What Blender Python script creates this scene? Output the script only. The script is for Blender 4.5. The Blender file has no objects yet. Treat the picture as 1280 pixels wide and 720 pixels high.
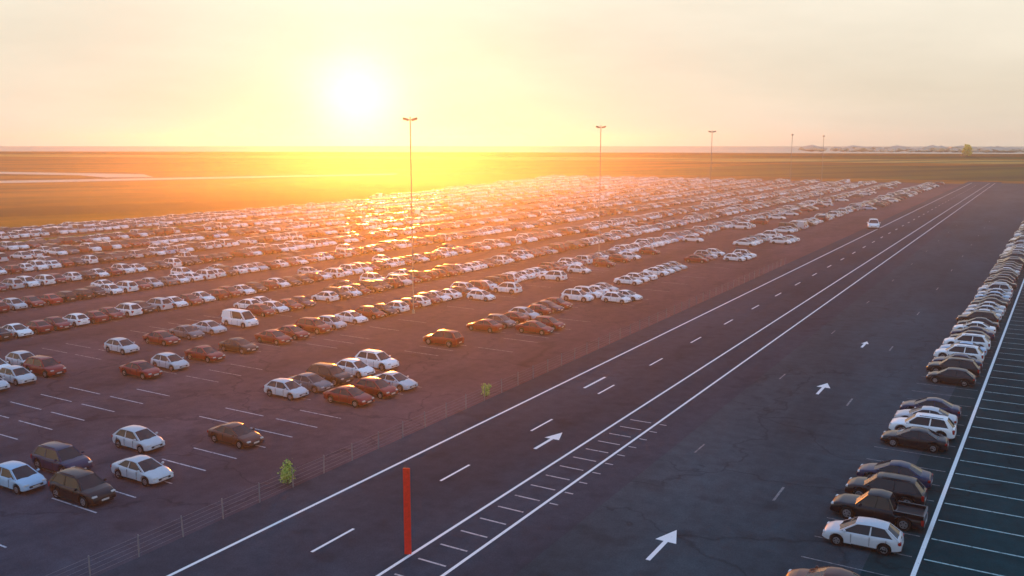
import bpy, bmesh, math, random
import numpy as np
from mathutils import Vector, Matrix
random.seed(7); rng=np.random.RandomState(7)
scene=bpy.context.scene
col=scene.collection
R=math.radians

# ------------------------------------------------------------------ camera
H=22.0
YAW=30.7; PITCH=9.08
cam_d=bpy.data.cameras.new("camera"); cam=bpy.data.objects.new("camera",cam_d); col.objects.link(cam)
cam.location=(0,0,H); cam.rotation_euler=(R(90-PITCH),0,R(YAW))
cam_d.sensor_width=36; cam_d.lens=31.36; cam_d.clip_start=0.5; cam_d.clip_end=40000
scene.camera=cam
scene.view_settings.view_transform='Standard'; scene.view_settings.look='None'; scene.view_settings.exposure=0

def view_angle(x,y):
    s,c=math.sin(R(YAW)),math.cos(R(YAW))
    F=-x*s+y*c; Rr=x*c+y*s
    return F,Rr

def in_view(x,y,m=0.05):
    F,Rr=view_angle(x,y)
    if F<28: return False
    return abs(Rr)/F < 0.60+m

# ------------------------------------------------------------------ materials
def mat(name):
    m=bpy.data.materials.new(name); m.use_nodes=True
    nt=m.node_tree; b=nt.nodes["Principled BSDF"]
    return m,nt,b
def N(nt,t,**k):
    n=nt.nodes.new(t)
    for a,v in k.items(): setattr(n,a,v)
    return n
def noise(nt,vec,scale,detail=4,rough=.6):
    n=N(nt,"ShaderNodeTexNoise"); n.inputs["Scale"].default_value=scale; n.inputs["Detail"].default_value=detail
    n.inputs["Roughness"].default_value=rough
    nt.links.new(vec,n.inputs["Vector"]); return n.outputs["Fac"]
def ramp(nt,fac,stops):
    r=N(nt,"ShaderNodeValToRGB")
    e=r.color_ramp.elements
    while len(e)<len(stops): e.new(.5)
    for i,(p,c) in enumerate(stops):
        e[i].position=p; e[i].color=(*c,1) if len(c)==3 else c
    nt.links.new(fac,r.inputs[0]); return r.outputs[0]
def mix(nt,fac,a,b,mode='MIX'):
    n=N(nt,"ShaderNodeMixRGB",blend_type=mode)
    for i,v in zip((0,1,2),(fac,a,b)):
        if isinstance(v,(float,int)): n.inputs[i].default_value=v
        elif isinstance(v,tuple): n.inputs[i].default_value=(*v,1)
        else: nt.links.new(v,n.inputs[i])
    return n.outputs[0]
def geo(nt):
    return N(nt,"ShaderNodeNewGeometry").outputs["Position"]
def vscale(nt,v,s):
    n=N(nt,"ShaderNodeVectorMath",operation='MULTIPLY'); nt.links.new(v,n.inputs[0]); n.inputs[1].default_value=s; return n.outputs[0]

def asphalt(name,c,rough=.95,cracks=True,var=.3,near=None):
    m,nt,b=mat(name); P=geo(nt)
    big=noise(nt,vscale(nt,P,(1,.25,1)),.12,5)
    mid=noise(nt,P,.9,5); fine=noise(nt,P,14,3)
    d=tuple(x*(1-var) for x in c); l=tuple(x*(1+var) for x in c)
    col_=ramp(nt,big,[(.3,d),(.7,l)])
    if near:   # cool near end; the sun flare's rosy tint beyond is painted into the colour
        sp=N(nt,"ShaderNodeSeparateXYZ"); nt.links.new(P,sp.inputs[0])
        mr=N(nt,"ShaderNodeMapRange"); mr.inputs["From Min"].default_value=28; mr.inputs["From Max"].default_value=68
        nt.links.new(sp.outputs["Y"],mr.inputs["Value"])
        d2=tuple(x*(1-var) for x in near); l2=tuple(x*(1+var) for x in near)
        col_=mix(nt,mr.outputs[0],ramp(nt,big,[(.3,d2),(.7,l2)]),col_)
    col_=mix(nt,.5,col_,ramp(nt,mid,[(.3,(.6,.6,.6)),(.75,(1.3,1.3,1.3))]),'MULTIPLY')
    col_=mix(nt,.5,col_,ramp(nt,fine,[(.35,(.6,.6,.6)),(.7,(1.4,1.4,1.4))]),'MULTIPLY')
    st=noise(nt,P,.33,2)
    col_=mix(nt,.5,col_,ramp(nt,st,[(.58,(1,1,1)),(.68,(.6,.6,.6))]),'MULTIPLY')
    if cracks:
        wob=N(nt,"ShaderNodeTexNoise"); wob.inputs["Scale"].default_value=.25; wob.inputs["Detail"].default_value=5
        nt.links.new(P,wob.inputs["Vector"])
        va=N(nt,"ShaderNodeVectorMath",operation='MULTIPLY_ADD'); nt.links.new(wob.outputs["Color"],va.inputs[0]); va.inputs[1].default_value=(7,7,0); nt.links.new(P,va.inputs[2])
        vo=N(nt,"ShaderNodeTexVoronoi",feature='DISTANCE_TO_EDGE'); vo.inputs["Scale"].default_value=.075
        nt.links.new(va.outputs[0],vo.inputs["Vector"])
        col_=mix(nt,.6,col_,ramp(nt,vo.outputs["Distance"],[(0,(.4,.4,.4)),(.010,(1,1,1))]),'MULTIPLY')
    nt.links.new(col_,b.inputs["Base Color"])
    b.inputs["Roughness"].default_value=rough; b.inputs["Specular IOR Level"].default_value=0
    return m

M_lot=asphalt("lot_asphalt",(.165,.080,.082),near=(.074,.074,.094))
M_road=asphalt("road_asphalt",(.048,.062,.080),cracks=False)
M_road2=asphalt("worn_road_asphalt",(.050,.076,.090))
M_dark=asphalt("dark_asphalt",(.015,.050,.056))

def grass_mat(name,a,b_,c,bands=.9):
    m,nt,b=mat(name); P=geo(nt)
    rot=N(nt,"ShaderNodeVectorRotate",rotation_type='Z_AXIS'); nt.links.new(P,rot.inputs["Vector"]); rot.inputs["Angle"].default_value=R(28)
    band=noise(nt,vscale(nt,rot.outputs[0],(.016,.0016,1)),1.0,3,.5)
    s1=noise(nt,P,.004,6); s2=noise(nt,P,.05,5); s3=noise(nt,P,1.2,4)
    cc=ramp(nt,s1,[(.35,a),(.5,b_),(.66,c)])
    cc=mix(nt,bands,cc,ramp(nt,band,[(.42,(.30,.38,.35)),(.50,(.9,.9,.9)),(.60,(1.35,1.25,1.1))]),'MULTIPLY')
    cc=mix(nt,.5,cc,ramp(nt,s2,[(.3,(.5,.5,.5)),(.7,(1.5,1.45,1.3))]),'MULTIPLY')
    cc=mix(nt,.4,cc,ramp(nt,s3,[(.3,(.6,.6,.6)),(.7,(1.4,1.4,1.4))]),'MULTIPLY')
    nt.links.new(cc,b.inputs["Base Color"]); b.inputs["Roughness"].default_value=.95; b.inputs["Specular IOR Level"].default_value=0
    return m
M_grass=grass_mat("grass",(.19,.075,.0),(.27,.105,.0),(.35,.14,.001))
M_straw=grass_mat("dry_grass",(.36,.26,.05),(.42,.31,.07),(.46,.35,.10))
M_green=grass_mat("dark_meadow",(.050,.062,.001),(.075,.085,.002),(.10,.105,.005))
M_pale=grass_mat("haze_pale_plain",(.84,.68,.44),(.88,.72,.48),(.92,.77,.54),.2)  # horizon haze painted in as a pale ground colour
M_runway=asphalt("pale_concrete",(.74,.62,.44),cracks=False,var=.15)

def paint_mark(name,c,wear,under):
    m,nt,b=mat(name); P=geo(nt)
    f=noise(nt,P,3.0,6,.75)
    r=ramp(nt,f,[(wear-.06,under),(wear+.06,c)])
    nt.links.new(r,b.inputs["Base Color"]); b.inputs["Roughness"].default_value=.7
    return m
M_mark=paint_mark("white_road_paint",(.85,.85,.83),.34,(.25,.25,.25))
M_hatch=paint_mark("hatch_road_paint",(.46,.47,.48),.42,(.14,.15,.16))
M_bay=paint_mark("worn_bay_paint",(.42,.35,.35),.48,(.16,.10,.10))
M_bayn=paint_mark("white_bay_paint",(.52,.53,.58),.44,(.14,.13,.15))
M_bay2=paint_mark("bay_paint_pale",(.36,.52,.51),.42,(.06,.12,.12))
M_faint=paint_mark("faded_road_paint",(.22,.24,.25),.5,(.08,.10,.11))

def simple(name,c,rough=.5,metal=0,coat=0,spec=.5):
    m,nt,b=mat(name); P=N(nt,"ShaderNodeTexCoord").outputs["Object"]
    f=noise(nt,P,6,3)
    nt.links.new(ramp(nt,f,[(.3,tuple(x*.85 for x in c)),(.7,tuple(min(1,x*1.12) for x in c))]),b.inputs["Base Color"])
    b.inputs["Roughness"].default_value=rough; b.inputs["Metallic"].default_value=metal
    b.inputs["Coat Weight"].default_value=coat; b.inputs["Specular IOR Level"].default_value=spec
    return m
def paint(name,attr):
    m,nt,b=mat(name)
    if attr:
        a=N(nt,"ShaderNodeAttribute"); a.attribute_name="tint"; c=a.outputs["Color"]
    else:
        c=N(nt,"ShaderNodeObjectInfo").outputs["Color"]
    P=geo(nt); f=noise(nt,P,2.5,4)
    c=mix(nt,.2,c,ramp(nt,f,[(.3,(.75,.73,.72)),(.65,(1,1,1))]),'MULTIPLY')
    nt.links.new(c,b.inputs["Base Color"])
    b.inputs["Metallic"].default_value=0; b.inputs["Roughness"].default_value=.3; b.inputs["Specular IOR Level"].default_value=.2
    b.inputs["Coat Weight"].default_value=.4; b.inputs["Coat Roughness"].default_value=.02
    return m
M_paint=paint("car_paint",False); M_paintA=paint("car_paint_mixed",True)
M_glass=simple("tinted_glass",(.004,.006,.010),.03,0,0,.5)
M_tyre=simple("tyre_rubber",(.012,.012,.012),.9,0,0,.2)
M_rim=simple("alloy_rim",(.45,.45,.46),.3,.8)
M_head=simple("headlight_lens",(.7,.7,.68),.12,.2)
M_tail=simple("taillight_lens",(.35,.015,.01),.2)
M_trim=simple("black_trim",(.02,.02,.022),.6,0,0,.2)
M_plate=simple("number_plate",(.6,.6,.58),.5)
CM=[M_paint,M_glass,M_tyre,M_rim,M_head,M_tail,M_trim,M_plate]
PAINT,GLASS,TYRE,RIM,HEAD,TAIL,TRIM,PLATE=range(8)
M_steel=simple("galvanised_steel",(.42,.34,.26),.8,.0,0,.1)
M_lampg=simple("lamp_head_grey",(.12,.13,.11),.5,.3)
M_red=simple("red_painted_metal",(.9,.03,.01),.5)
M_wire=simple("fence_wire",(.24,.23,.24),.6,.1)

# ------------------------------------------------------------------ helpers
def mkmesh(name,v,f,mats,mi=None,smooth=None):
    me=bpy.data.meshes.new(name); me.from_pydata([tuple(map(float,p)) for p in v],[],f)
    for m in mats: me.materials.append(m)
    if mi is not None: me.polygons.foreach_set("material_index",mi)
    if smooth is not None:
        me.polygons.foreach_set("use_smooth",[True]*len(f)); me.set_sharp_from_angle(angle=R(smooth))
    me.update(); return me
def mkobj(name,me,parent=None,loc=None):
    o=bpy.data.objects.new(name,me); col.objects.link(o)
    if parent: o.parent=parent
    if loc: o.location=loc
    return o
def tag(o,label,cat,group=None):
    o["label"]=label; o["category"]=cat
    if group: o["group"]=group
def structure(o): o["kind"]="structure"
class G:
    def __init__(s): s.v=[];s.f=[];s.m=[]
    def add(s,v,f,m):
        k=len(s.v); s.v+= [tuple(p) for p in v]; s.f+=[tuple(i+k for i in q) for q in f]; s.m+= [m]*len(f)
    def quad(s,a,b,c,d,m): s.add([a,b,c,d],[(0,1,2,3)],m)
    def box(s,cx,cy,cz,sx,sy,sz,m,bev=0.0):
        x,y,z=sx/2,sy/2,sz/2
        if bev<=0:
            v=[(cx+i*x,cy+j*y,cz+k*z) for i in(-1,1) for j in(-1,1) for k in(-1,1)]
            f=[(0,1,3,2),(4,6,7,5),(0,4,5,1),(2,3,7,6),(0,2,6,4),(1,5,7,3)]
            s.add(v,f,m)
        else:
            bm=bmesh.new(); bmesh.ops.create_cube(bm,size=1)
            for q in bm.verts: q.co=Vector((q.co.x*sx,q.co.y*sy,q.co.z*sz))
            bmesh.ops.bevel(bm,geom=bm.edges[:],offset=bev,segments=2,affect='EDGES')
            bm.verts.index_update()
            s.add([(q.co.x+cx,q.co.y+cy,q.co.z+cz) for q in bm.verts],[tuple(q.index for q in f.verts) for f in bm.faces],m); bm.free()
    def cyl(s,p0,p1,r0,r1,n,m,cap=True):
        p0=Vector(p0);p1=Vector(p1); d=(p1-p0).normalized(); a=d.orthogonal().normalized(); b=d.cross(a)
        v=[];
        for p,r in((p0,r0),(p1,r1)):
            for i in range(n):
                t=2*math.pi*i/n; v.append(p+a*math.cos(t)*r+b*math.sin(t)*r)
        f=[(i,(i+1)%n,n+(i+1)%n,n+i) for i in range(n)]
        if cap: f+=[tuple(range(n))[::-1],tuple(range(n,2*n))]
        s.add(v,f,m)
    def merge(s,o): 
        k=len(s.v); s.v+=o.v; s.f+=[tuple(i+k for i in q) for q in o.f]; s.m+=o.m

# ------------------------------------------------------------------ cars
SPEC={
 'sedan':dict(L=4.5,W=1.80,top=[(-2.25,.58),(-2.2,.80),(-2.08,.90),(-1.6,.95),(-.5,.93),(.8,.91),(1.15,.87),(1.7,.78),(2.08,.66),(2.2,.56),(2.25,.44)],cab=(1.2,.25,-.85,-1.80),belt=.91,roof=1.38,wr=.32),
 'hatchback':dict(L=4.1,W=1.76,top=[(-2.05,.55),(-2.0,.84),(-1.88,.95),(-.5,.94),(.8,.92),(1.1,.89),(1.6,.80),(1.9,.68),(2.0,.58),(2.05,.44)],cab=(1.15,.3,-1.25,-1.93),belt=.93,roof=1.43,wr=.31),
 'suv':dict(L=4.6,W=1.88,top=[(-2.3,.65),(-2.26,.95),(-2.12,1.05),(-.5,1.04),(.85,1.02),(1.2,.99),(1.8,.92),(2.15,.80),(2.26,.68),(2.3,.5)],cab=(1.2,.45,-1.65,-2.18),belt=1.03,roof=1.62,wr=.37),
 'van':dict(L=4.9,W=1.9,top=[(-2.45,.8),(-2.42,1.05),(-2.3,1.12),(1.4,1.12),(1.7,1.08),(2.2,.92),(2.38,.78),(2.45,.5)],cab=(1.75,1.0,-2.2,-2.4),belt=1.12,roof=1.95,wr=.34),
 'pickup':dict(L=5.2,W=1.88,top=[(-2.6,.7),(-2.57,.85),(-1.0,.88),(-.9,1.04),(.95,1.04),(1.3,1.01),(2.1,.95),(2.45,.82),(2.56,.7),(2.6,.52)],cab=(1.2,.5,-.6,-.95),belt=1.03,roof=1.72,wr=.38),
}
def car_parts(kind,low=False):
    S=SPEC[kind]; L,W=S['L'],S['W']; wr=S['wr']; xw=(L*.305,-L*.295)
    tx=[p[0] for p in S['top']]; tz=[p[1] for p in S['top']]
    P={}
    body=G()
    if low: xs=[-L/2,-L/2+.12,-L*.2,L*.2,L/2-.5,L/2-.12,L/2]
    else:
        xs=list(np.linspace(-L/2,L/2,25))+[L/2-.04,-L/2+.04,L/2-.1,-L/2+.1]
        for c in xw:
            xs+= [c+d*(wr+.07) for d in(-1.01,-.985,-.9,-.7,-.4,0,.4,.7,.9,.985,1.01)]
        xs=sorted(xs)
    rings=[]
    for x in xs:
        e=abs(2*x/L); w=W/2*(1-.13*e**12-.07*e**4-.02*e**2); zt=float(np.interp(x,tx,tz)); zb=.21+.13*e**12
        if not low:
            for c in xw:
                d=abs(x-c); r=wr+.07
                if d<r: zb=max(zb,wr+math.sqrt(r*r-d*d))
        else: zb=.30
        h=zt-zb
        if low: half=[(.92,zb),(1.0,zb+.45*h),(.93,zt-.02)]
        else: half=[(.86,zb),(.985,zb+.1*h),(1.01,zb+.45*h),(.99,zb+.70*h),(.955,zt-.08*min(1,h*2)),(.90,zt-.02*min(1,h*2)),(.78,zt+.006),(.4,zt+.03)]
        ring=[(x,-w*a,z) for a,z in half]+[(x,w*a,z) for a,z in half[::-1]]
        rings.append(ring)
    n=len(rings[0]); v=[p for r in rings for p in r]; f=[]
    for i in range(len(rings)-1):
        for j in range(n): f.append((i*n+j,i*n+(j+1)%n,(i+1)*n+(j+1)%n,(i+1)*n+j))
    f+= [tuple(range(n))[::-1],tuple(range((len(rings)-1)*n,len(rings)*n))]
    body.add(v,f,PAINT); P['body']=body
    c0,t0,t1,c1=S['cab']; zb=S['belt']-.06; zr=S['roof']; wb=W/2*.89; wt=W/2*(.66 if kind!='van' else .74)
    zr2=zr-.05; mb=(c0+c1)/2-.05; mt=(t0+t1)/2
    win=G()
    def B(x,s,k=1.): return (x,s*wb*k,zb)
    def T(x,s,k=1.): return (x,s*wt*k,zr2)
    for s in(-1,1):
        win.quad(B(c0,s),B(mb,s,1.02),T(mt,s,1.04),T(t0,s),GLASS)
        win.quad(B(mb,s,1.02),B(c1,s,.97),T(t1,s,.96),T(mt,s,1.04),GLASS)
        if not low:
            fb=(c0+.14,0,zb); ft=(t0+.08,0,zr2+.02)
            rb=(c1-.08,0,zb); rt=(t1-.05,0,zr2+.02)
            win.quad(B(c0,s),fb,ft,T(t0,s),GLASS); win.quad(B(c1,s,.97),rb,rt,T(t1,s,.96),GLASS)
    if low:
        win.quad(B(c0,-1),B(c0,1),T(t0,1),T(t0,-1),GLASS); win.quad(B(c1,-1,.97),B(c1,1,.97),T(t1,1,.96),T(t1,-1,.96),GLASS)
    P['window']=win
    roof=G()
    xr=[t0+.06,t0-.1,t0-.35,mt,t1+.35,t1+.12,t1-.06]; zz=[-.055,-.012,.015,.035,.012,-.015,-.06]
    yy=[-1.03,-.9,-.5,0,.5,.9,1.03]; yz=[-.04,-.005,.02,.03,.02,-.005,-.04]
    if low: yy=[-1.03,0,1.03]; yz=[-.03,.02,-.03]; xr=[t0+.05,mt,t1-.05]; zz=[-.03,.02,-.03]
    v=[(x,y*wt*(1.02 if abs(x-mt)<.1 else 1),zr+a+b) for x,a in zip(xr,zz) for y,b in zip(yy,yz)]
    ny=len(yy); f=[(i*ny+j,i*ny+j+1,(i+1)*ny+j+1,(i+1)*ny+j) for i in range(len(xr)-1) for j in range(ny-1)]
    roof.add(v,f,PAINT)
    def lerp(a,b,t): return tuple(a[i]+(b[i]-a[i])*t for i in range(3))
    def off(p,s,dx=0): return (p[0]+dx,p[1]+s*.014,p[2]+.01)
    for s in(-1,1):
        b0,bm_,b2=B(c0,s),B(mb,s,1.02),B(c1,s,.97); T0,Tm,T2=T(t0,s),T(mt,s,1.04),T(t1,s,.96)
        def side(fa,fb,bb0,bb1,tt0,tt1,ft0=None,ft1=None):
            ft0=fa if ft0 is None else ft0; ft1=fb if ft1 is None else ft1
            roof.quad(off(lerp(bb0,bb1,fa),s),off(lerp(bb0,bb1,fb),s),off(lerp(tt0,tt1,ft1),s),off(lerp(tt0,tt1,ft0),s),PAINT)
        side(0,.06,b0,bm_,T0,Tm,0,.11)
        if not low: side(.97,1.0,b0,bm_,T0,Tm)
        side(0,.04,bm_,b2,Tm,T2)
        cp=.12 if kind=='van' else .82
        side(cp,1.0,bm_,b2,Tm,T2,cp if kind=='van' else .86,1.0)
        if not low:
            roof.quad((b0[0]+.02,b0[1],zb),(b0[0]+.035,b0[1]-s*.08,zb),(T0[0]+.025,T0[1]-s*.07,zr2+.01),(T0[0]+.015,T0[1],zr2),PAINT)
            roof.quad((b2[0]-.02,b2[1],zb),(b2[0]-.04,b2[1]-s*.12,zb),(T2[0]-.03,T2[1]-s*.1,zr2+.01),(T2[0]-.015,T2[1],zr2),PAINT)
    P['roof']=roof
    k=0
    for c in xw:
        for s in(-1,1):
            g=G(); yo=s*(W/2-.01); yi=s*(W/2-.22)
            if low:
                g.cyl((c,yi,wr),(c,yo,wr),wr,wr,7,TYRE)
            else:
                g.cyl((c,yi,wr),(c,yo-s*.02,wr),wr,wr,20,TYRE,True)
                g.cyl((c,yo-s*.02,wr),(c,yo,wr),wr*.96,wr*.9,20,TYRE,True)
                g.cyl((c,yo-s*.01,wr),(c,yo+s*.006,wr),wr*.64,wr*.6,14,RIM,True)
                for q in range(5):
                    a=2*math.pi*q/5+.3
                    g.cyl((c+math.cos(a)*wr*.38,yo,wr+math.sin(a)*wr*.38),(c+math.cos(a)*wr*.38,yo+s*.009,wr+math.sin(a)*wr*.38),wr*.11,wr*.11,6,TRIM,True)
            P['wheel%d'%k]=g; k+=1
    zf=float(np.interp(L/2-.2,tx,tz)); zrr=float(np.interp(-L/2+.1,tx,tz)); wn=W/2
    k=0
    for s in(-1,1):
        g=G(); 
        if low: g.box(L/2-.13,s*wn*.66,zf-.1,.16,.34,.12,HEAD)
        else: g.box(L/2-.19,s*wn*.66,zf-.09,.30,.34,.13,HEAD,.04)
        P['headlight%d'%k]=g
        g=G(); tl=.18 if kind in('sedan','hatchback') else .34
        if low: g.box(-L/2+.07,s*wn*.72,zrr-.16,.14,.28,tl,TAIL)
        else: g.box(-L/2+.11,s*wn*.72,zrr-.05-tl/2,.2,.28,tl,TAIL,.03)
        P['taillight%d'%k]=g
        if not low:
            g=G(); g.box(c0-.3,s*(wn+.06),S['belt']+.06,.14,.2,.14,PAINT,.04); P['mirror%d'%k]=g
            g=G()
            for xx in (mb+.95,mb,mb-.85):
                g.box(xx,s*(wn*1.0),.62,.018,.03,.5,TRIM)
            g.box(mb,s*(wn*.995),.27,L*.44,.05,.07,TRIM)
            P['door_trim%d'%k]=g
        k+=1
    if not low:
        g=G(); g.box(L/2-.03,0,.46,.08,.95,.15,TRIM,.02); g.box(L/2-.05,0,.27,.1,1.2,.08,TRIM,.02); P['grille']=g
        g=G(); g.box(L/2+.015,0,.44,.02,.5,.11,PLATE); P['front_number_plate']=g
        g=G(); g.box(-L/2-.006,0,.52,.02,.5,.11,PLATE); P['rear_number_plate']=g
        g=G(); g.box(-L/2+.03,0,.30,.1,1.4,.12,TRIM,.03); P['rear_bumper']=g
        if kind in('suv',):
            for q,s in enumerate((-1,1)):
                g=G(); g.cyl((t0-.25,s*wt*.9,zr+.05),(t1+.2,s*wt*.9,zr+.05),.02,.02,6,TRIM); P['roof_rail%d'%q]=g
    if kind=='pickup':
        g=G()
        for s in(-1,1): g.box(-1.76,s*(W/2-.09),.98,1.62,.1,.24,PAINT)
        g.box(-2.53,0,.98,.07,W-.28,.24,PAINT)
        g.quad((-2.48,-W/2+.15,.925),(-.98,-W/2+.15,.925),(-.98,W/2-.15,.925),(-2.48,W/2-.15,.925),TRIM)
        P['truck_bed']=g
    return P
HI={}; JO={}; LO={}
for k in SPEC:
    P=car_parts(k); HI[k]={}
    allg=G()
    for pn,g in P.items():
        HI[k][pn]=mkmesh("car_"+pn.rstrip('0123456789'),g.v,g.f,CM,g.m,38)
        allg.merge(g)
    JO[k]=mkmesh("car_whole",allg.v,allg.f,CM,allg.m,38)
    for me in list(HI[k].values())+[JO[k]]:
        b=bmesh.new(); b.from_mesh(me); bmesh.ops.recalc_face_normals(b,faces=b.faces); b.to_mesh(me); b.free()
    g=G()
    for q in car_parts(k,True).values(): g.merge(q)
    LO[k]=g

COL={'white':(.93,.94,.95),'silver':(.56,.59,.63),'grey':(.12,.14,.16),'black':(.004,.006,.010),'dark blue':(.006,.018,.065),
     'dark red':(.24,.003,.005),'red':(.45,.015,.01),'pale blue':(.38,.55,.72),'brown':(.10,.03,.02),'beige':(.50,.45,.40)}
def pick_colour(x,y):
    if x<-188: ks=['white','silver','grey','pale blue','black','dark red']; w=[.62,.18,.04,.08,.04,.04]
    else: ks=['white','silver','grey','black','dark red','dark blue','brown','red','beige','pale blue']; w=[.45,.05,.02,.18,.26,.02,.0,.01,.0,.01]
    return ks[rng.choice(len(ks),p=np.array(w)/sum(w))]
def pick_kind():
    return ['sedan','hatchback','suv','van','pickup'][rng.choice(5,p=[.44,.34,.20,.01,.01])]

cars=[]; 
def C(x,y,kind=None,colr=None,face=None,label=None):
    if face is None: face=1 if rng.rand()<.6 else -1
    hd=(0 if face>0 else 180)+rng.normal(0,1.0)
    cars.append([x+rng.normal(0,.10),y+rng.normal(0,.06),hd,kind or pick_kind(),colr or pick_colour(x,y),label])
C(-56,31.2,'hatchback','pale blue',1); C(-56.4,34.6,'suv','dark blue',1); C(-50.4,32.1,'suv','black',1)
C(-50.2,36.3,'sedan','silver',1); C(-55.8,40.2,'hatchback','silver',1); C(-50.6,44.6,'sedan','brown',1)
for y,k,c in [(55.6,'hatchback','silver'),(58.4,'sedan','grey'),(61.3,'suv','black'),(64.6,'hatchback','white'),(68,'suv','white')]: C(-56.2,y,k,c,1)
for y,k,c in [(57,'sedan','dark red'),(60,'hatchback','dark red'),(62.8,'sedan','silver')]: C(-50,y,k,c,1)
C(-56.3,80,'suv','dark red',-1)
for y,k,c in [(88.6,'sedan','dark red'),(91.6,'hatchback','grey'),(94.6,'sedan','dark red'),(97.6,'hatchback','silver'),(100.6,'sedan','dark red'),(103.6,'sedan','dark blue'),(106.6,'sedan','dark red'),(113,'suv','white'),(116,'suv','white'),(119,'sedan','white'),(122,'sedan','silver')]: C(-56.2,y,k,c)
for y,k,c in [(90.5,'sedan','dark red'),(93.6,'hatchback','dark red'),(114.5,'hatchback','white'),(117.3,'sedan','white')]: C(-50.6,y,k,c,1)
y=128.0
while y<308:
    if not (153<y<162 or 180<y<192 or 219<y<229):
        if rng.rand()<.88: C(-56,y,'van' if 234<y<245 else None,['white','white','silver','dark red','black','white'][rng.randint(6)])
    y+=2.9
for y in (168,171,174,203,206,209): C(-50,y,None,'white')
for y,k,c in [(53.7,'sedan','dark red'),(57.2,'hatchback','silver'),(61.5,'sedan','dark red'),(66,'sedan','black'),(71,'sedan','dark red'),(74,'sedan','dark red'),(77.5,'suv','dark red'),(80.5,'hatchback','silver'),(84.4,'sedan','white')]: C(-73.6,y,k,c,1)
for x,y,k,c in [(-81.4,43.4,'sedan','silver'),(-81.5,46.2,'hatchback','silver'),(-82.2,49.4,'suv','dark red'),(-87.2,47.2,'sedan','white'),(-87.0,50.2,'hatchback','silver')]: C(x,y,k,c,1)
for y,k,c in [(59.4,'hatchback','silver'),(64.6,'sedan','dark red'),(68,'sedan','grey'),(71.3,'sedan','silver'),(76,'van','white')]: C(-84.0,y-.3,k,c,1)
def fill(x,y0,y1,p,step=2.45):
    y=y0
    while y<y1:
        if rng.rand()<p and in_view(x,y): C(x,y)
        y+=step
fill(-51,300,560,.3); fill(-56,309,562,.9)
fill(-68.4,104,562,.2); fill(-73.6,88,562,.98)
fill(-87.0,82,562,.98); fill(-91.8,84,562,.15)
ROWX=[-102.0]
while ROWX[-1]>-290: ROWX.append(ROWX[-1]-17.2)
for x in ROWX:
    for q,xx in enumerate((x,x-4.9)):
        p=.98 if q==0 else .10
        if -214<xx<-194: fill(xx,215,562,p)
        else:
            ys=46
            if xx<-226: ys=230+(-226-xx)/.22
            fill(xx,ys,562,p)
fill(-211,60,215,.97); fill(-216.0,60,215,.6)
def rx(y): return -4.3+(y-48)*.0215-2.9
for y,k,c,f in [(43.2,'sedan','brown',-1),(50.3,'hatchback','silver',-1),(54.3,'pickup','black',-1),(57.8,'suv','black',-1),(61.2,'sedan','dark blue',-1),(69.6,'sedan','black',-1),(72.8,'suv','white',-1),(75.8,'sedan','silver',-1),(78.8,'sedan','dark blue',-1),(90.6,'hatchback','black',-1),(94.2,'suv','black',-1),(97.6,'sedan','dark blue',-1),(101,'suv','white',-1),(104.2,'sedan','pale blue',-1),(107.5,'suv','white',-1),(110.6,'hatchback','black',-1),(113.8,'sedan','dark blue',-1),(117,'sedan','white',-1),(120.2,'sedan','black',-1),(123.4,'suv','black',-1),(126.6,'sedan','silver',-1)]:
    C(rx(y),y,k,c,f)
y=130
while y<330:
    if rng.rand()<.95: C(rx(y),y,None,['white','black','black','dark blue','black','grey','white','pale blue','dark blue','silver'][rng.randint(10)],-1)
    y+=3.3

cars.sort(key=lambda c:c[0]**2+c[1]**2)
near=cars[:299]; far=cars[299:]
KW={'sedan':'sedan','hatchback':'hatchback','suv':'suv','van':'van','pickup':'pickup truck'}
for i,(x,y,hd,k,c,lab) in enumerate(near):
    cc=COL[c]
    if i<90:
        root=mkobj("parked_car",None,None,(x,y,.021)); root.rotation_euler=(0,0,R(hd)); root.empty_display_size=.5
        for pn,me in HI[k].items():
            o=mkobj(pn.rstrip('0123456789'),me,root); o.color=(*cc,1)
    else:
        root=mkobj("parked_car",JO[k],None,(x,y,.021)); root.rotation_euler=(0,0,R(hd)); root.color=(*cc,1)
    row='beside a long white painted line' if x>-20 else 'in a marked bay of the lot'
    tag(root,lab or f"{c} {KW[k]} parked {row}",'van' if k=='van' else 'pickup truck' if k=='pickup' else 'car',
        "cars parked in a row along the painted line" if x>-20 else "cars parked in rows in the lot")
root=mkobj("moving_car",JO['suv'],None,(-38.8,256,.021)); root.rotation_euler=(0,0,R(-80)); root.color=(1,1,1,1); root.scale=(1.6,1.6,1.45)
tag(root,"white car driving along the road beside the parking lot","car")
V=[];F=[];MI=[];TI=[];off=0
for x,y,hd,k,c,lab in far:
    g=LO[k]; a=R(hd); v=np.array(g.v)*1.12; ca,sa=math.cos(a),math.sin(a)
    vv=np.stack([v[:,0]*ca-v[:,1]*sa+x,v[:,0]*sa+v[:,1]*ca+y,v[:,2]+.02],1)
    V.append(vv); F+=[tuple(i+off for i in q) for q in g.f]; MI+=g.m; TI.append(np.tile(np.array([*COL[c],1.]),(len(v),1))); off+=len(v)
V=np.concatenate(V); TI=np.concatenate(TI)
me=bpy.data.meshes.new("distant_cars"); me.from_pydata(V.tolist(),[],F)
for m in [M_paintA]+CM[1:]: me.materials.append(m)
me.polygons.foreach_set("material_index",MI)
at=me.color_attributes.new("tint",'FLOAT_COLOR','POINT'); at.data.foreach_set("color",TI.ravel().astype(np.float32))
me.update(); o=mkobj("parked_cars",me); o["kind"]="stuff"; tag(o,"dense rows of distant parked cars filling the lot","cars")

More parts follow.
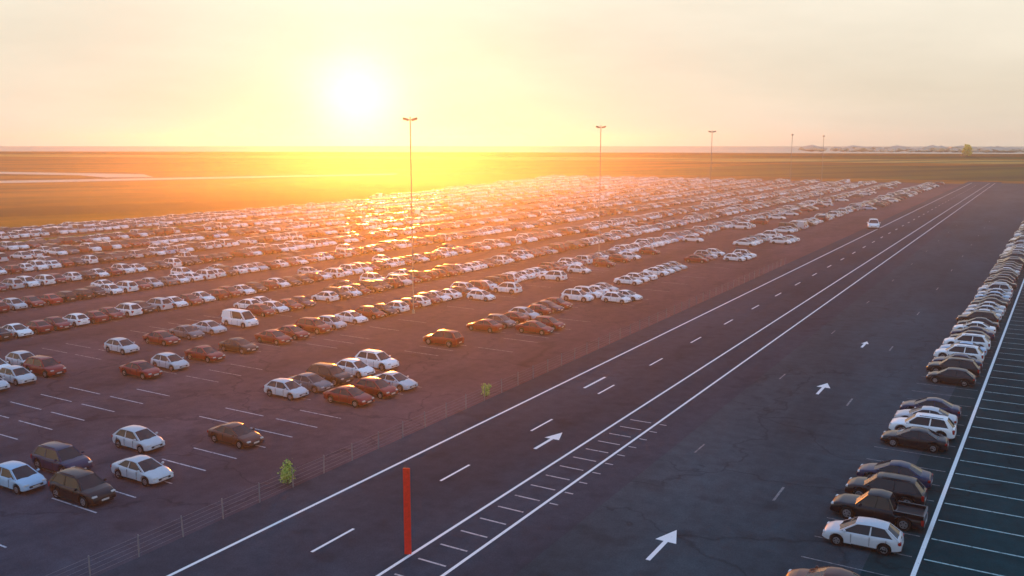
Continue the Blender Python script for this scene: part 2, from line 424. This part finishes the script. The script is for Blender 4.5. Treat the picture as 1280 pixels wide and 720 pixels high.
# ------------------------------------------------------------------ ground sheets
def sheet(name,pts,z,m):
    me=mkmesh(name,[(x,y,z) for x,y in pts],[tuple(range(len(pts)))],[m]); o=mkobj(name,me); structure(o); o["label"]=name.replace('_',' ')+" surface"; o["category"]=name.split('_')[-1]; return o
sheet("ground",[(-20000,-20000),(20000,-20000),(20000,20000),(-20000,20000)],0,M_grass)
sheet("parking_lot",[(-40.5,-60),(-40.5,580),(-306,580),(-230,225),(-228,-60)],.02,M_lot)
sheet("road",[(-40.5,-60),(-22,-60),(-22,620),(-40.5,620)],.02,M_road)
sheet("service_road",[(-22,-60),(-6.6,-60),(-6.6,48),(7,590),(7,600),(-22,600)],.02,M_road2)
sheet("parking_apron",[(-6.6,-60),(140,-60),(140,590),(7,590),(-6.6,48)],.02,M_dark)
sheet("grass_strip",[(-192,40),(-192,205),(-206,214),(-206,40)],.024,M_green)
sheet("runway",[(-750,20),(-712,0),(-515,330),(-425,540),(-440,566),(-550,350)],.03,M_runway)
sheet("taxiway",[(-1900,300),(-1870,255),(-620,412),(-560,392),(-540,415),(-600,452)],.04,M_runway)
sheet("meadow",[(-330,640),(900,640),(1800,1000),(1800,1200),(-280,1060)],.03,M_green)
sheet("distant_field",[(-3500,800),(-900,1150),(400,1300),(3000,1250),(3000,1500),(400,1600),(-900,1500),(-3500,1100)],.05,M_straw)
sheet("far_meadow",[(-4000,1250),(-900,1600),(400,1700),(3000,1600),(3000,2000),(500,2100),(-900,1950),(-4200,1500)],.045,M_green)
sheet("far_plain",[(-16000,-3000),(-6000,700),(-3000,2050),(-900,2650),(1500,2800),(6000,2300),(18000,3000),(18000,18000),(-18000,18000)],.10,M_pale)  # distant ground sheet; its pale colour stands in for horizon haze

# ------------------------------------------------------------------ markings
mk=G(); bay=G(); bayn=G(); bay2=G(); fa=G(); ht=G()
Z=.026
def rect(g,x0,x1,y0,y1,z=Z): g.quad((x0,y0,z),(x1,y0,z),(x1,y1,z),(x0,y1,z),0)
rect(mk,-37.42,-37.2,10,600); rect(mk,-28.12,-27.92,10,600); rect(mk,-25.25,-25.05,10,600)
y=35.6-12.2*2-1.7
while y<560:
    rect(mk,-32.98,-32.80,y,y+3.5); y+=12.2
rect(mk,-34.95,-34.7,71.6,76.2)
y=28
while y<66:
    rect(ht,-27.4,-25.6,y,y+.13); 
    if y>46: rect(ht,-24.9,-24.3,y,y+.13)
    y+=2.05
def arrow(x,y,g,s=1,z=Z,hw=.62):
    l=4.4*s; w=.13
    g.quad((x-w,y-l/2,z),(x+w,y-l/2,z),(x+w,y+l*.1,z),(x-w,y+l*.1,z),0)
    g.add([(x-hw*s,y+l*.1,z),(x+hw*s,y+l*.1,z),(x,y+l/2,z)],[(0,1,2)],0)
for x,y in [(-30.6,57),(-16.7,44.6),(-16,82.6)]: arrow(x,y,mk)
arrow(-15.9,104,mk,.8,Z,.5)
for y in np.arange(30,300,24.0): rect(fa,-13.1,-12.95,y,y+2.6)
for y in np.arange(60,300,24.0): rect(fa,-20.3,-20.18,y,y+2.2)
mk.quad((-4.42-.02*108*1.03,-60,Z),(-4.18-.02*108*1.03,-60,Z),(rx(400)+2.9+.12,400,Z),(rx(400)+2.9-.12,400,Z),0)
y=20
while y<330:
    xx=rx(y)+2.9; rect(bay2,xx+.3,xx+10.4,y,y+.13); rect(bay2,xx+17,xx+27,y,y+.13)
    rect(fa,xx-5.4,xx-.3,y,y+.1); y+=3.0
def bays(x,xa,xb,p):
    y=16
    while y<560:
        if in_view(x,y,.2) and random.random()<(p if y>54 else .65): rect(bayn if y<54 and x>-76 else bay,x+xa,x+xb,y+1.375,y+1.375+.12)
        y+=2.75
for x in (-50,-67.5,-85): bays(x,-2.3,2.2,.35); bays(x-6,-2.2,2.3,.5)
for x in ROWX:
    if x>-226: bays(x,-2.6,2.6,.5)
for nm,g,m in (("road_markings",mk,M_mark),("hatch_markings",ht,M_hatch),("bay_markings",bay,M_bay),("white_bay_markings",bayn,M_bayn),("apron_markings",bay2,M_bay2),("faded_markings",fa,M_faint)):
    o=mkobj(nm,mkmesh(nm,g.v,g.f,[m])); structure(o)

# ------------------------------------------------------------------ lamp masts
g=G(); g.cyl((0,0,0),(0,0,.5),.22,.20,16,0); g.cyl((0,0,.5),(0,0,25.6),.075,.075,14,0); mpole=mkmesh("mast",g.v,g.f,[M_steel],None,40)
g=G(); g.cyl((-.75,0,25.2),(.75,0,25.2),.05,.05,8,0); marm=mkmesh("crossarm",g.v,g.f,[M_steel],None,40)
g=G(); g.box(0,0,0,.80,.50,.28,0,.06); g.box(0,0,-.15,.6,.38,.03,1); mhead=mkmesh("lamp_head",g.v,g.f,[M_lampg,M_head],g.m,40)
for y in (93.2,150.5,214,294,341):
    e=mkobj("street_lamp",None,None,(-70.5,y,.02)); e.rotation_euler=(0,0,R(30) if y<250 else R(110))
    tag(e,"tall steel floodlight mast standing between two rows of cars","street lamp","floodlight masts in the lot")
    mkobj("pole",mpole,e); mkobj("crossarm",marm,e)
    for dx in (-.55,.55):
        h=mkobj("lamp_head",mhead,e,(dx,0,25.3)); h.rotation_euler=(0,R(-16 if dx>0 else 16),0)
e=mkobj("red_post",None,None,(-28.2,36.4,.02)); e.rotation_euler=(0,0,R(30)); tag(e,"tall flat red marker post standing on the road line","post")
g=G(); g.box(0,0,2.45,.38,.08,4.9,0,.02); mkobj("panel",mkmesh("panel",g.v,g.f,[M_red],g.m,40),e)
f=mkobj("fence",None,None,(-40.5,0,.02)); tag(f,"low wire fence on thin posts between lot and road","fence")
g=G(); g.cyl((0,0,0),(0,0,1.25),.04,.035,8,0); g.cyl((0,0,1.25),(0,0,1.3),.045,.025,8,0); mp=mkmesh("post",g.v,g.f,[M_wire],None,40)
ys=list(np.arange(20,168,2.9))
for y in ys:
    o=mkobj("post",mp,f,(0,float(y),0)); o.rotation_euler=(R(random.uniform(-2,2)),R(random.uniform(-2,2)),0)
g=G()
for z in(.2,.45,.7,.95,1.18): g.cyl((0,20,z),(0,166,z),.006,.006,4,0)
mkobj("wire",mkmesh("wire",g.v,g.f,[M_wire]),f)

# ------------------------------------------------------------------ shrubs / trees
def leaf_mat(name,a,b_,sc=3.5):
    m,nt,b=mat(name); P=geo(nt); n=noise(nt,P,sc,3)
    nt.links.new(ramp(nt,n,[(.35,a),(.65,b_)]),b.inputs["Base Color"]); b.inputs["Roughness"].default_value=.7; b.inputs["Specular IOR Level"].default_value=.2
    return m
M_leaf=leaf_mat("shrub_leaf",(.10,.30,.02),(.62,.72,.20),5); M_bark=simple("bark",(.10,.07,.045),.9)
M_yel=leaf_mat("yellow_leaf",(.70,.56,.02),(.90,.74,.05),.3)
M_leaf2=leaf_mat("haze_pale_leaf",(.60,.48,.32),(.70,.57,.40),.02)  # distance haze is painted into this pale leaf colour
def shrub(x,y,h,w,name="shrub",lab="yellow-green leafy shrub growing at the foot of the fence",mm=None,leaf=.10,n=500,trunk=.2):
    e=mkobj(name,None,None,(x,y,.02)); tag(e,lab,"tree" if name=="tree" else "shrub")
    g=G()
    tips=[]
    for i in range(11):
        a=random.uniform(0,6.28); rr=random.uniform(.1,.5)*w; z=random.uniform(.25,.9)*h
        tip=(math.cos(a)*rr,math.sin(a)*rr,z); tips.append(tip); g.cyl((0,0,trunk*h*.3),tip,.02*h,.008*h,5,0)
    g.cyl((0,0,0),(0,0,trunk*h),.04*h,.03*h,7,0)
    mkobj("trunk",mkmesh("trunk",g.v,g.f,[M_bark]),e)
    g=G()
    for i in range(n):
        t=random.choice(tips); s=w*.17
        c=Vector(t)*random.uniform(.6,1.0)+Vector((random.gauss(0,s),random.gauss(0,s),random.gauss(0,s*.8)))
        if c.z<.06*h: c.z=.06*h
        u=Vector((random.gauss(0,1),random.gauss(0,1),random.gauss(0,1))).normalized(); w2=u.orthogonal().normalized()
        L_=leaf*random.uniform(.6,1.4)
        g.quad(c-u*L_,c+w2*L_*.6,c+u*L_,c-w2*L_*.6,0)
    mkobj("crown",mkmesh("crown",g.v,g.f,[mm or M_leaf]),e)
shrub(-41.1,40.4,1.8,.85,n=1000,leaf=.075); shrub(-41.0,64.6,1.4,.7,n=700,leaf=.08)
shrub(-149,2154,24,15,"tree","small round yellow tree in the far meadow",M_yel,2.4,1500,.05)

def wood(name,p0,p1,hmin,hmax,depth,n,seed):
    rs=np.random.RandomState(seed); g=G()
    for i in range(n):
        t=rs.rand(); x=p0[0]+(p1[0]-p0[0])*t+rs.normal(0,depth); y=p0[1]+(p1[1]-p0[1])*t+rs.normal(0,depth)
        h=(hmin+(hmax-hmin)*rs.rand())*(.8+.2*math.sin(t*37+seed)); w=h*rs.uniform(1.0,2.4)
        bm=bmesh.new(); bmesh.ops.create_icosphere(bm,subdivisions=1,radius=1); bm.verts.index_update()
        g.add([(x+q.co.x*w*rs.uniform(.7,1.2),y+q.co.y*w*rs.uniform(.7,1.2),h*.5+q.co.z*h*.5*rs.uniform(.75,1.15)) for q in bm.verts],[tuple(q.index for q in f_.verts) for f_ in bm.faces],0); bm.free()
    o=mkobj(name,mkmesh(name,g.v,g.f,[M_leaf2])); o["kind"]="stuff"; tag(o,"hazy belt of distant woodland on the horizon","woodland"); return o
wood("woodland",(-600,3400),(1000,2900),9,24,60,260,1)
# ------------------------------------------------------------------ sky, haze, light
SUN_EL=3.4; SUN_AZ=38.0   # degrees left of +Y
sd=Vector((-math.sin(R(SUN_AZ))*math.cos(R(SUN_EL)),math.cos(R(SUN_AZ))*math.cos(R(SUN_EL)),math.sin(R(SUN_EL))))
sun=bpy.data.lights.new("sun",'SUN'); sun.energy=3.7; sun.angle=R(5); sun.color=(1,.29,.035)
so=bpy.data.objects.new("sun",sun); col.objects.link(so); so.rotation_euler=(-sd).to_track_quat('-Z','Y').to_euler()
g=G(); g.box(20,120,12.5,840,640,29,0)
m=bpy.data.materials.new("sunset_haze"); m.use_nodes=True; nt=m.node_tree; nt.nodes.clear()
out=N(nt,"ShaderNodeOutputMaterial"); vs=N(nt,"ShaderNodeVolumeScatter")
vs.inputs["Color"].default_value=(.90,.85,.88,1); vs.inputs["Density"].default_value=.0008; vs.inputs["Anisotropy"].default_value=.82
nt.links.new(vs.outputs[0],out.inputs["Volume"])
o=mkobj("sky",mkmesh("sky",g.v,g.f,[m])); structure(o); o["label"]="hazy golden sunset air"; o["category"]="sky"  # haze volume box around the camera, added for the sun's glow over the lot

w=bpy.data.worlds.new("World"); scene.world=w; w.use_nodes=True; nt=w.node_tree; nt.nodes.clear()
out=N(nt,"ShaderNodeOutputWorld")
tc=N(nt,"ShaderNodeTexCoord"); nrm=N(nt,"ShaderNodeVectorMath",operation='NORMALIZE'); nt.links.new(tc.outputs["Generated"],nrm.inputs[0])
D=nrm.outputs[0]
gd=Vector((-math.sin(R(40.4))*math.cos(R(2.8)),math.cos(R(40.4))*math.cos(R(2.8)),math.sin(R(2.8))))
dt=N(nt,"ShaderNodeVectorMath",operation='DOT_PRODUCT'); nt.links.new(D,dt.inputs[0]); dt.inputs[1].default_value=gd
def M_(op,a,b=None,c=None):
    n=N(nt,"ShaderNodeMath",operation=op)
    for i,v in enumerate((a,b,c)):
        if v is None: continue
        if isinstance(v,(int,float)): n.inputs[i].default_value=v
        else: nt.links.new(v,n.inputs[i])
    return n.outputs[0]
ang=M_('ARCCOSINE',M_('MINIMUM',dt.outputs["Value"],.999999))
a2=M_('MULTIPLY',ang,ang)
core=M_('EXPONENT',M_('MULTIPLY',a2,-1/(.043**2)))
halo=M_('EXPONENT',M_('MULTIPLY',ang,-1/.11))
sep=N(nt,"ShaderNodeSeparateXYZ"); nt.links.new(D,sep.inputs[0]); z=sep.outputs["Z"]
base=ramp(nt,M_('MAXIMUM',z,0.0),[(0.0,(.78,.69,.57)),(.05,(.85,.75,.60)),(.15,(.94,.865,.71)),(.30,(.40,.56,.82)),(1.0,(.33,.52,.90))])
cl=N(nt,"ShaderNodeVectorMath",operation='MULTIPLY'); nt.links.new(D,cl.inputs[0]); cl.inputs[1].default_value=(1,1,4.5)
cn=noise(nt,cl.outputs[0],3.2,5,.55)
rampn=mix(nt,1.0,base,ramp(nt,cn,[(.35,(.94,.94,.94)),(.68,(1.06,1.06,1.07))]),'MULTIPLY')
def bg(c,s):
    n=N(nt,"ShaderNodeBackground")
    if isinstance(c,tuple): n.inputs[0].default_value=(*c,1)
    else: nt.links.new(c,n.inputs[0])
    if isinstance(s,(int,float)): n.inputs[1].default_value=s
    else: nt.links.new(s,n.inputs[1])
    return n.outputs[0]
def add(a,b):
    n=N(nt,"ShaderNodeAddShader"); nt.links.new(a,n.inputs[0]); nt.links.new(b,n.inputs[1]); return n.outputs[0]
sky=N(nt,"ShaderNodeTexSky",sky_type='NISHITA'); sky.sun_disc=False; sky.sun_elevation=R(SUN_EL); sky.sun_rotation=R(-SUN_AZ); sky.dust_density=1.0
sh=bg(sky.outputs[0],.006)
sh=add(sh,bg(rampn,.95))
sh=add(sh,bg((1,.96,.86),M_('MULTIPLY',core,.42)))
sh=add(sh,bg((1,.80,.52),M_('MULTIPLY',halo,.24)))
nt.links.new(sh,out.inputs["Surface"])
